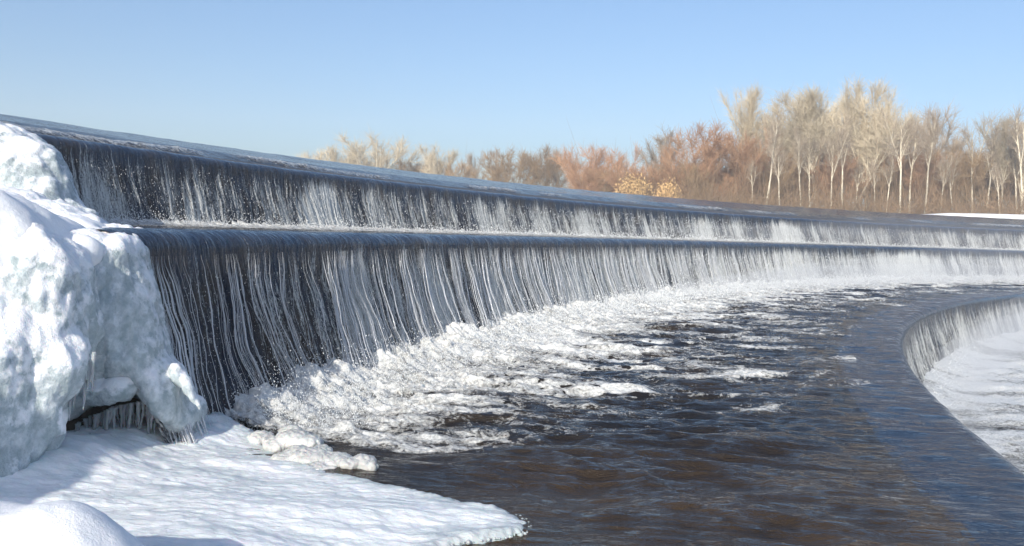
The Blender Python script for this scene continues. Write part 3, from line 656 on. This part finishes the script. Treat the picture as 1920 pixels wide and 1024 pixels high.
def place_tree(kind, px, ytop, Yd, label=None, group=None, v=0, wide=1.0, rz=None):
    x = (px - 960) / F * Yd; gz = ground_z(x, Yd); hz = HY + (px - 960) * ROLL
    top = (hz - ytop) / F * Yd; Hh = max(3, top - gz); w, t = PRO[kind][v % len(PRO[kind])]
    e = empty({'red': 'bare_tree', 'brown': 'bare_tree', 'grey': 'bare_tree', 'vase': 'bare_tree'}.get(kind, 'poplar_tree'), (x, Yd, gz - .1))
    sc = Hh / HT[kind] / .97; e.scale = (sc * wide, sc * wide, sc); e.rotation_euler = (0, 0, random.uniform(0, 6.28) if rz is None else rz)
    for n, m in (('trunk', w), ('crown', t)):
        o = bpy.data.objects.new(n, m); COL.objects.link(o); o.parent = e
    tag(e, label, 'tree', group or 'bare winter trees on the far bank')
    return e
T = [  # kind, column, top row, distance, label, variant, width
 ('vase', 612, 268, 150, 'small pale many-stemmed tree, leftmost of all the trees', 0, .8),
 ('vase', 655, 258, 152, 'pale bare tree second from the left end of the tree line', 1, .8),
 ('vase', 708, 244, 150, 'broad pale fan-shaped tree, tallest of the left cluster', 0, 1.1),
 ('grey', 590, 275, 158, 'small grey tree just rising over the crest left of the pale cluster', 1, .7),
 ('vase', 808, 260, 150, 'pale bushy tree standing alone right of the left cluster', 1, .8),
 ('brown', 775, 285, 155, 'low brown tree left of the lone pale bushy tree', 0, .9),
 ('brown', 840, 290, 150, 'low brown tree close right of the lone pale bushy tree', 1, .9),
 ('grey', 885, 278, 155, 'small thin grey tree between the pale bushy tree and the brown hedge', 0, .5),
 ('brown', 930, 275, 140, 'brown bare tree at the left end of the long even row', 2, .9),
 ('brown', 975, 272, 138, 'brown bare tree second in the long even row', 0, .9),
 ('brown', 1015, 270, 136, 'brown bare tree in the middle of the long even row', 1, .9),
 ('grey', 1050, 268, 136, 'grey bare tree at the right end of the long even row', 2, .7),
 ('red', 1100, 264, 125, 'reddish tree with twin crowns right of the even row', 0, .8),
 ('red', 1150, 266, 125, 'reddish tree left of the grey tree with open crown', 1, .8),
 ('grey', 1238, 236, 122, 'grey tree with an open round crown against the sky', 0, .9),
 ('red', 1200, 300, 118, 'low reddish tree at the foot of the grey open-crowned tree', 2, 1.0),
 ('red', 1330, 222, 110, 'big domed reddish tree left of the tall poplars', 0, 1.1),
 ('red', 1290, 262, 108, 'reddish tree on the left shoulder of the big domed one', 1, 1.0),
 ('red', 1375, 235, 108, 'reddish tree between the big domed one and the first poplar', 2, .9),
 ('poplar', 1408, 158, 112, 'slender pale poplar, leftmost of the tall group', 0, .6),
 ('poplar', 1470, 195, 116, 'hazy pale poplar set back between the second poplar and the broad one', 1, .8),
 ('poplar', 1550, 185, 116, 'hazy pale poplar set back behind the two cream ones', 2, .8),
 ('vase', 1655, 215, 112, 'pale many-stemmed tree filling the gap right of the tallest poplar', 0, .9),
 ('poplar', 1448, 185, 112, 'slender greyish poplar second from the left of the tall group', 1, .7),
 ('poplar', 1490, 165, 110, 'broad pale poplar left of the group centre', 2, .8),
 ('poplar', 1528, 162, 108, 'dense cream poplar in the centre of the tall group', 0, .9),
 ('poplar', 1568, 172, 112, 'cream poplar right of the group centre', 1, .8),
 ('poplar_lean', 1590, 170, 106, 'pale poplar leaning right across the tall group', 0, .9),
 ('poplar', 1630, 150, 108, 'tallest pale poplar at the right of the tall group', 2, .75),
 ('poplar', 1690, 190, 112, 'pale poplar with a forked top right of the tallest', 1, .75),
 ('grey', 1735, 192, 108, 'grey tree with a fan top standing alone over the brown wood', 2, .6),
 ('grey', 1792, 245, 112, 'small grey treetop just above the brown wood', 0, .6),
 ('poplar', 1880, 215, 104, 'tall thin pale tree near the right edge', 0, .7),
 ('poplar', 1925, 225, 104, 'pale tree cut by the right edge', 2, .7),
]
RZ = {'poplar_lean': 0.0}
for (k, px, yt, Yd, lab, v, wd) in T: place_tree(k, px, yt, Yd, lab, None, v, wd * (1.35 if k in ('poplar', 'grey', 'vase') else 1.15), RZ.get(k))
# understorey trees that nothing tells apart
r_ = np.random.default_rng(31)
under = 'brown bushy bare tree in the thick wood behind the snowy bank'
for i in range(32):
    px = 1390 + 570 * (i + r_.random()) / 32
    place_tree('brown' if r_.random() < .6 else 'red', px, 262 + 30 * r_.random(), 104 + 14 * r_.random(), under, 'bushy bare trees in the thick wood', int(r_.integers(3)), 1.0)
for i in range(22):
    px = 1080 + 370 * (i + r_.random()) / 22
    place_tree('red' if r_.random() < .6 else 'brown', px, 300 + 20 * r_.random(), 106 + 10 * r_.random(), 'low bushy bare tree behind the crest below the reddish crowns', 'low bushy trees behind the crest', int(r_.integers(3)), 1.1)
for i in range(20):
    px = 1400 + 540 * (i + r_.random()) / 20
    place_tree('thin', px, 190 + 110 * r_.random(), 99 + 4 * r_.random(), 'thin pale trunk standing in the brown wood', 'thin pale trunks in the wood', int(r_.integers(3)), 1.0)
# undergrowth
r_ = np.random.default_rng(44); tw = []
for i in range(9000):
    px = 700 + 1300 * r_.random() ** .75; Yd = 94 + 50 * (1 - min(1, max(0, (px - 800) / 500))) + 16 * r_.random(); x = (px - 960) / F * Yd
    p = np.array([x, Yd, ground_z(x, Yd) - .2]) ; d = r_.normal(size=3) * .75 + np.array([0, 0, .8]); L = .8 + 3.2 * r_.random() ** 2
    p[2] += 1.5 * r_.random() ** 2; m = p + d * L * .5; e = m + (d + r_.normal(size=3) * .4) * L * .5
    tw.append((np.array([p, m, e]), np.array([.022, .016, .006])))
V, Fq = tubes(tw, 3); ug = put('undergrowth', raw_mesh(V, Fq), mat_bark('brush', (.17, .115, .065), (.30, .20, .115), .3)); tag(ug, 'brown tangled undergrowth along the foot of the wood', 'undergrowth', kind='stuff')
# yellow leafy shrub
def shrub(px, yt, Yd, wide, label):
    x = (px - 960) / F * Yd; gz = ground_z(x, Yd); hz = HY + (px - 960) * ROLL; Hh = (hz - yt) / F * Yd - gz
    wood, tws = grow(int(px), Hh, 1.3, .8, 30, 2000, multi=4, start=.1)
    e = empty('shrub', (x, Yd, gz - .2)); V, Fq = tubes(wood, 5); o = link('stem', raw_mesh(V, Fq), bk_grey, e)
    r = np.random.default_rng(int(px)); L = np.array([q[0][2] for q in tws]); V = []; 
    for c in L[:1500]:
        a = r.normal(size=(2, 3)) * .07; c = c + r.normal(size=3) * .3; V += [c - a[0], c - a[1], c + a[0], c + a[1]]
    o = link('foliage', raw_mesh(np.array(V), np.arange(len(V)).reshape(-1, 4)), tw_yel, e, False)
    e.scale = (wide, wide, 1); tag(e, label, 'shrub')
shrub(1182, 322, 100, .8, 'straw-yellow shrub with dry leaves behind the crest of the weir')
shrub(1252, 330, 100, .6, 'smaller straw-yellow shrub right of the bigger yellow one')

# ------------------------------------------------------------------ mist over the foot of the falls
def mist(name, Rm, zm, rr, rz, p0, p1, dens, label):
    ph = np.linspace(math.radians(p0), math.radians(p1), 90); a = np.linspace(0, 2 * np.pi, 20)
    q = np.linspace(0, 1, 90); env = (sst(0, .45, q) * np.clip((1 - q) / .03, 0, 1) + 1e-4)[:, None]
    env = env * (1 + .2 * pn(ph * 60, 0, 1))[:, None]
    P = pol(Rm + rr * np.cos(a)[None] * env, ph[:, None], zm + rz * np.sin(a)[None] * env)
    me = grid_mesh(P); bm = bmesh.new(); bm.from_mesh(me); bmesh.ops.remove_doubles(bm, verts=bm.verts, dist=1e-3)
    bmesh.ops.holes_fill(bm, edges=bm.edges); bmesh.ops.recalc_face_normals(bm, faces=bm.faces); bm.to_mesh(me); bm.free()
    o = put(name, me, mat_mist(name, dens)); tag(o, label, 'mist', kind='stuff')
for (Rm, zm, rr, rz, pa, dens, lab) in [
    (R2 - .7, ZB + .25, 1.3, .55, 166, .09, 'thin white mist hanging over the foam along the middle fall'),
    (R1 - .4, Z2 + .25, .8, .6, 157, .06, 'thin mist in front of the far part of the upper fall'),
    (R3 - .9, ZL + .25, 1.3, .7, 171, .09, 'mist rising below the lowest fall at the right')]:
    for q, (kr, kz, kd) in enumerate([(1, 1, 1), (1.35, 1.5, .6), (1.7, 2.1, .45)]):
        mist('mist', Rm - (kr - 1) * .3, zm + (kz - 1) * .15, rr * kr, rz * kz, pa - 6 * q, 88, dens * kd, lab)
# ------------------------------------------------------------------ winter air
bm = bmesh.new(); bmesh.ops.create_cube(bm, size=1, matrix=Matrix.Translation((0, 60, 12)) @ Matrix.Diagonal((500, 420, 38, 1))); me = bpy.data.meshes.new('haze'); bm.to_mesh(me); bm.free()
hz_ = link('haze', me, mat_mist('haze', .0012), None, False); tag(hz_, 'faint cold winter haze over the river', 'haze', kind='stuff')
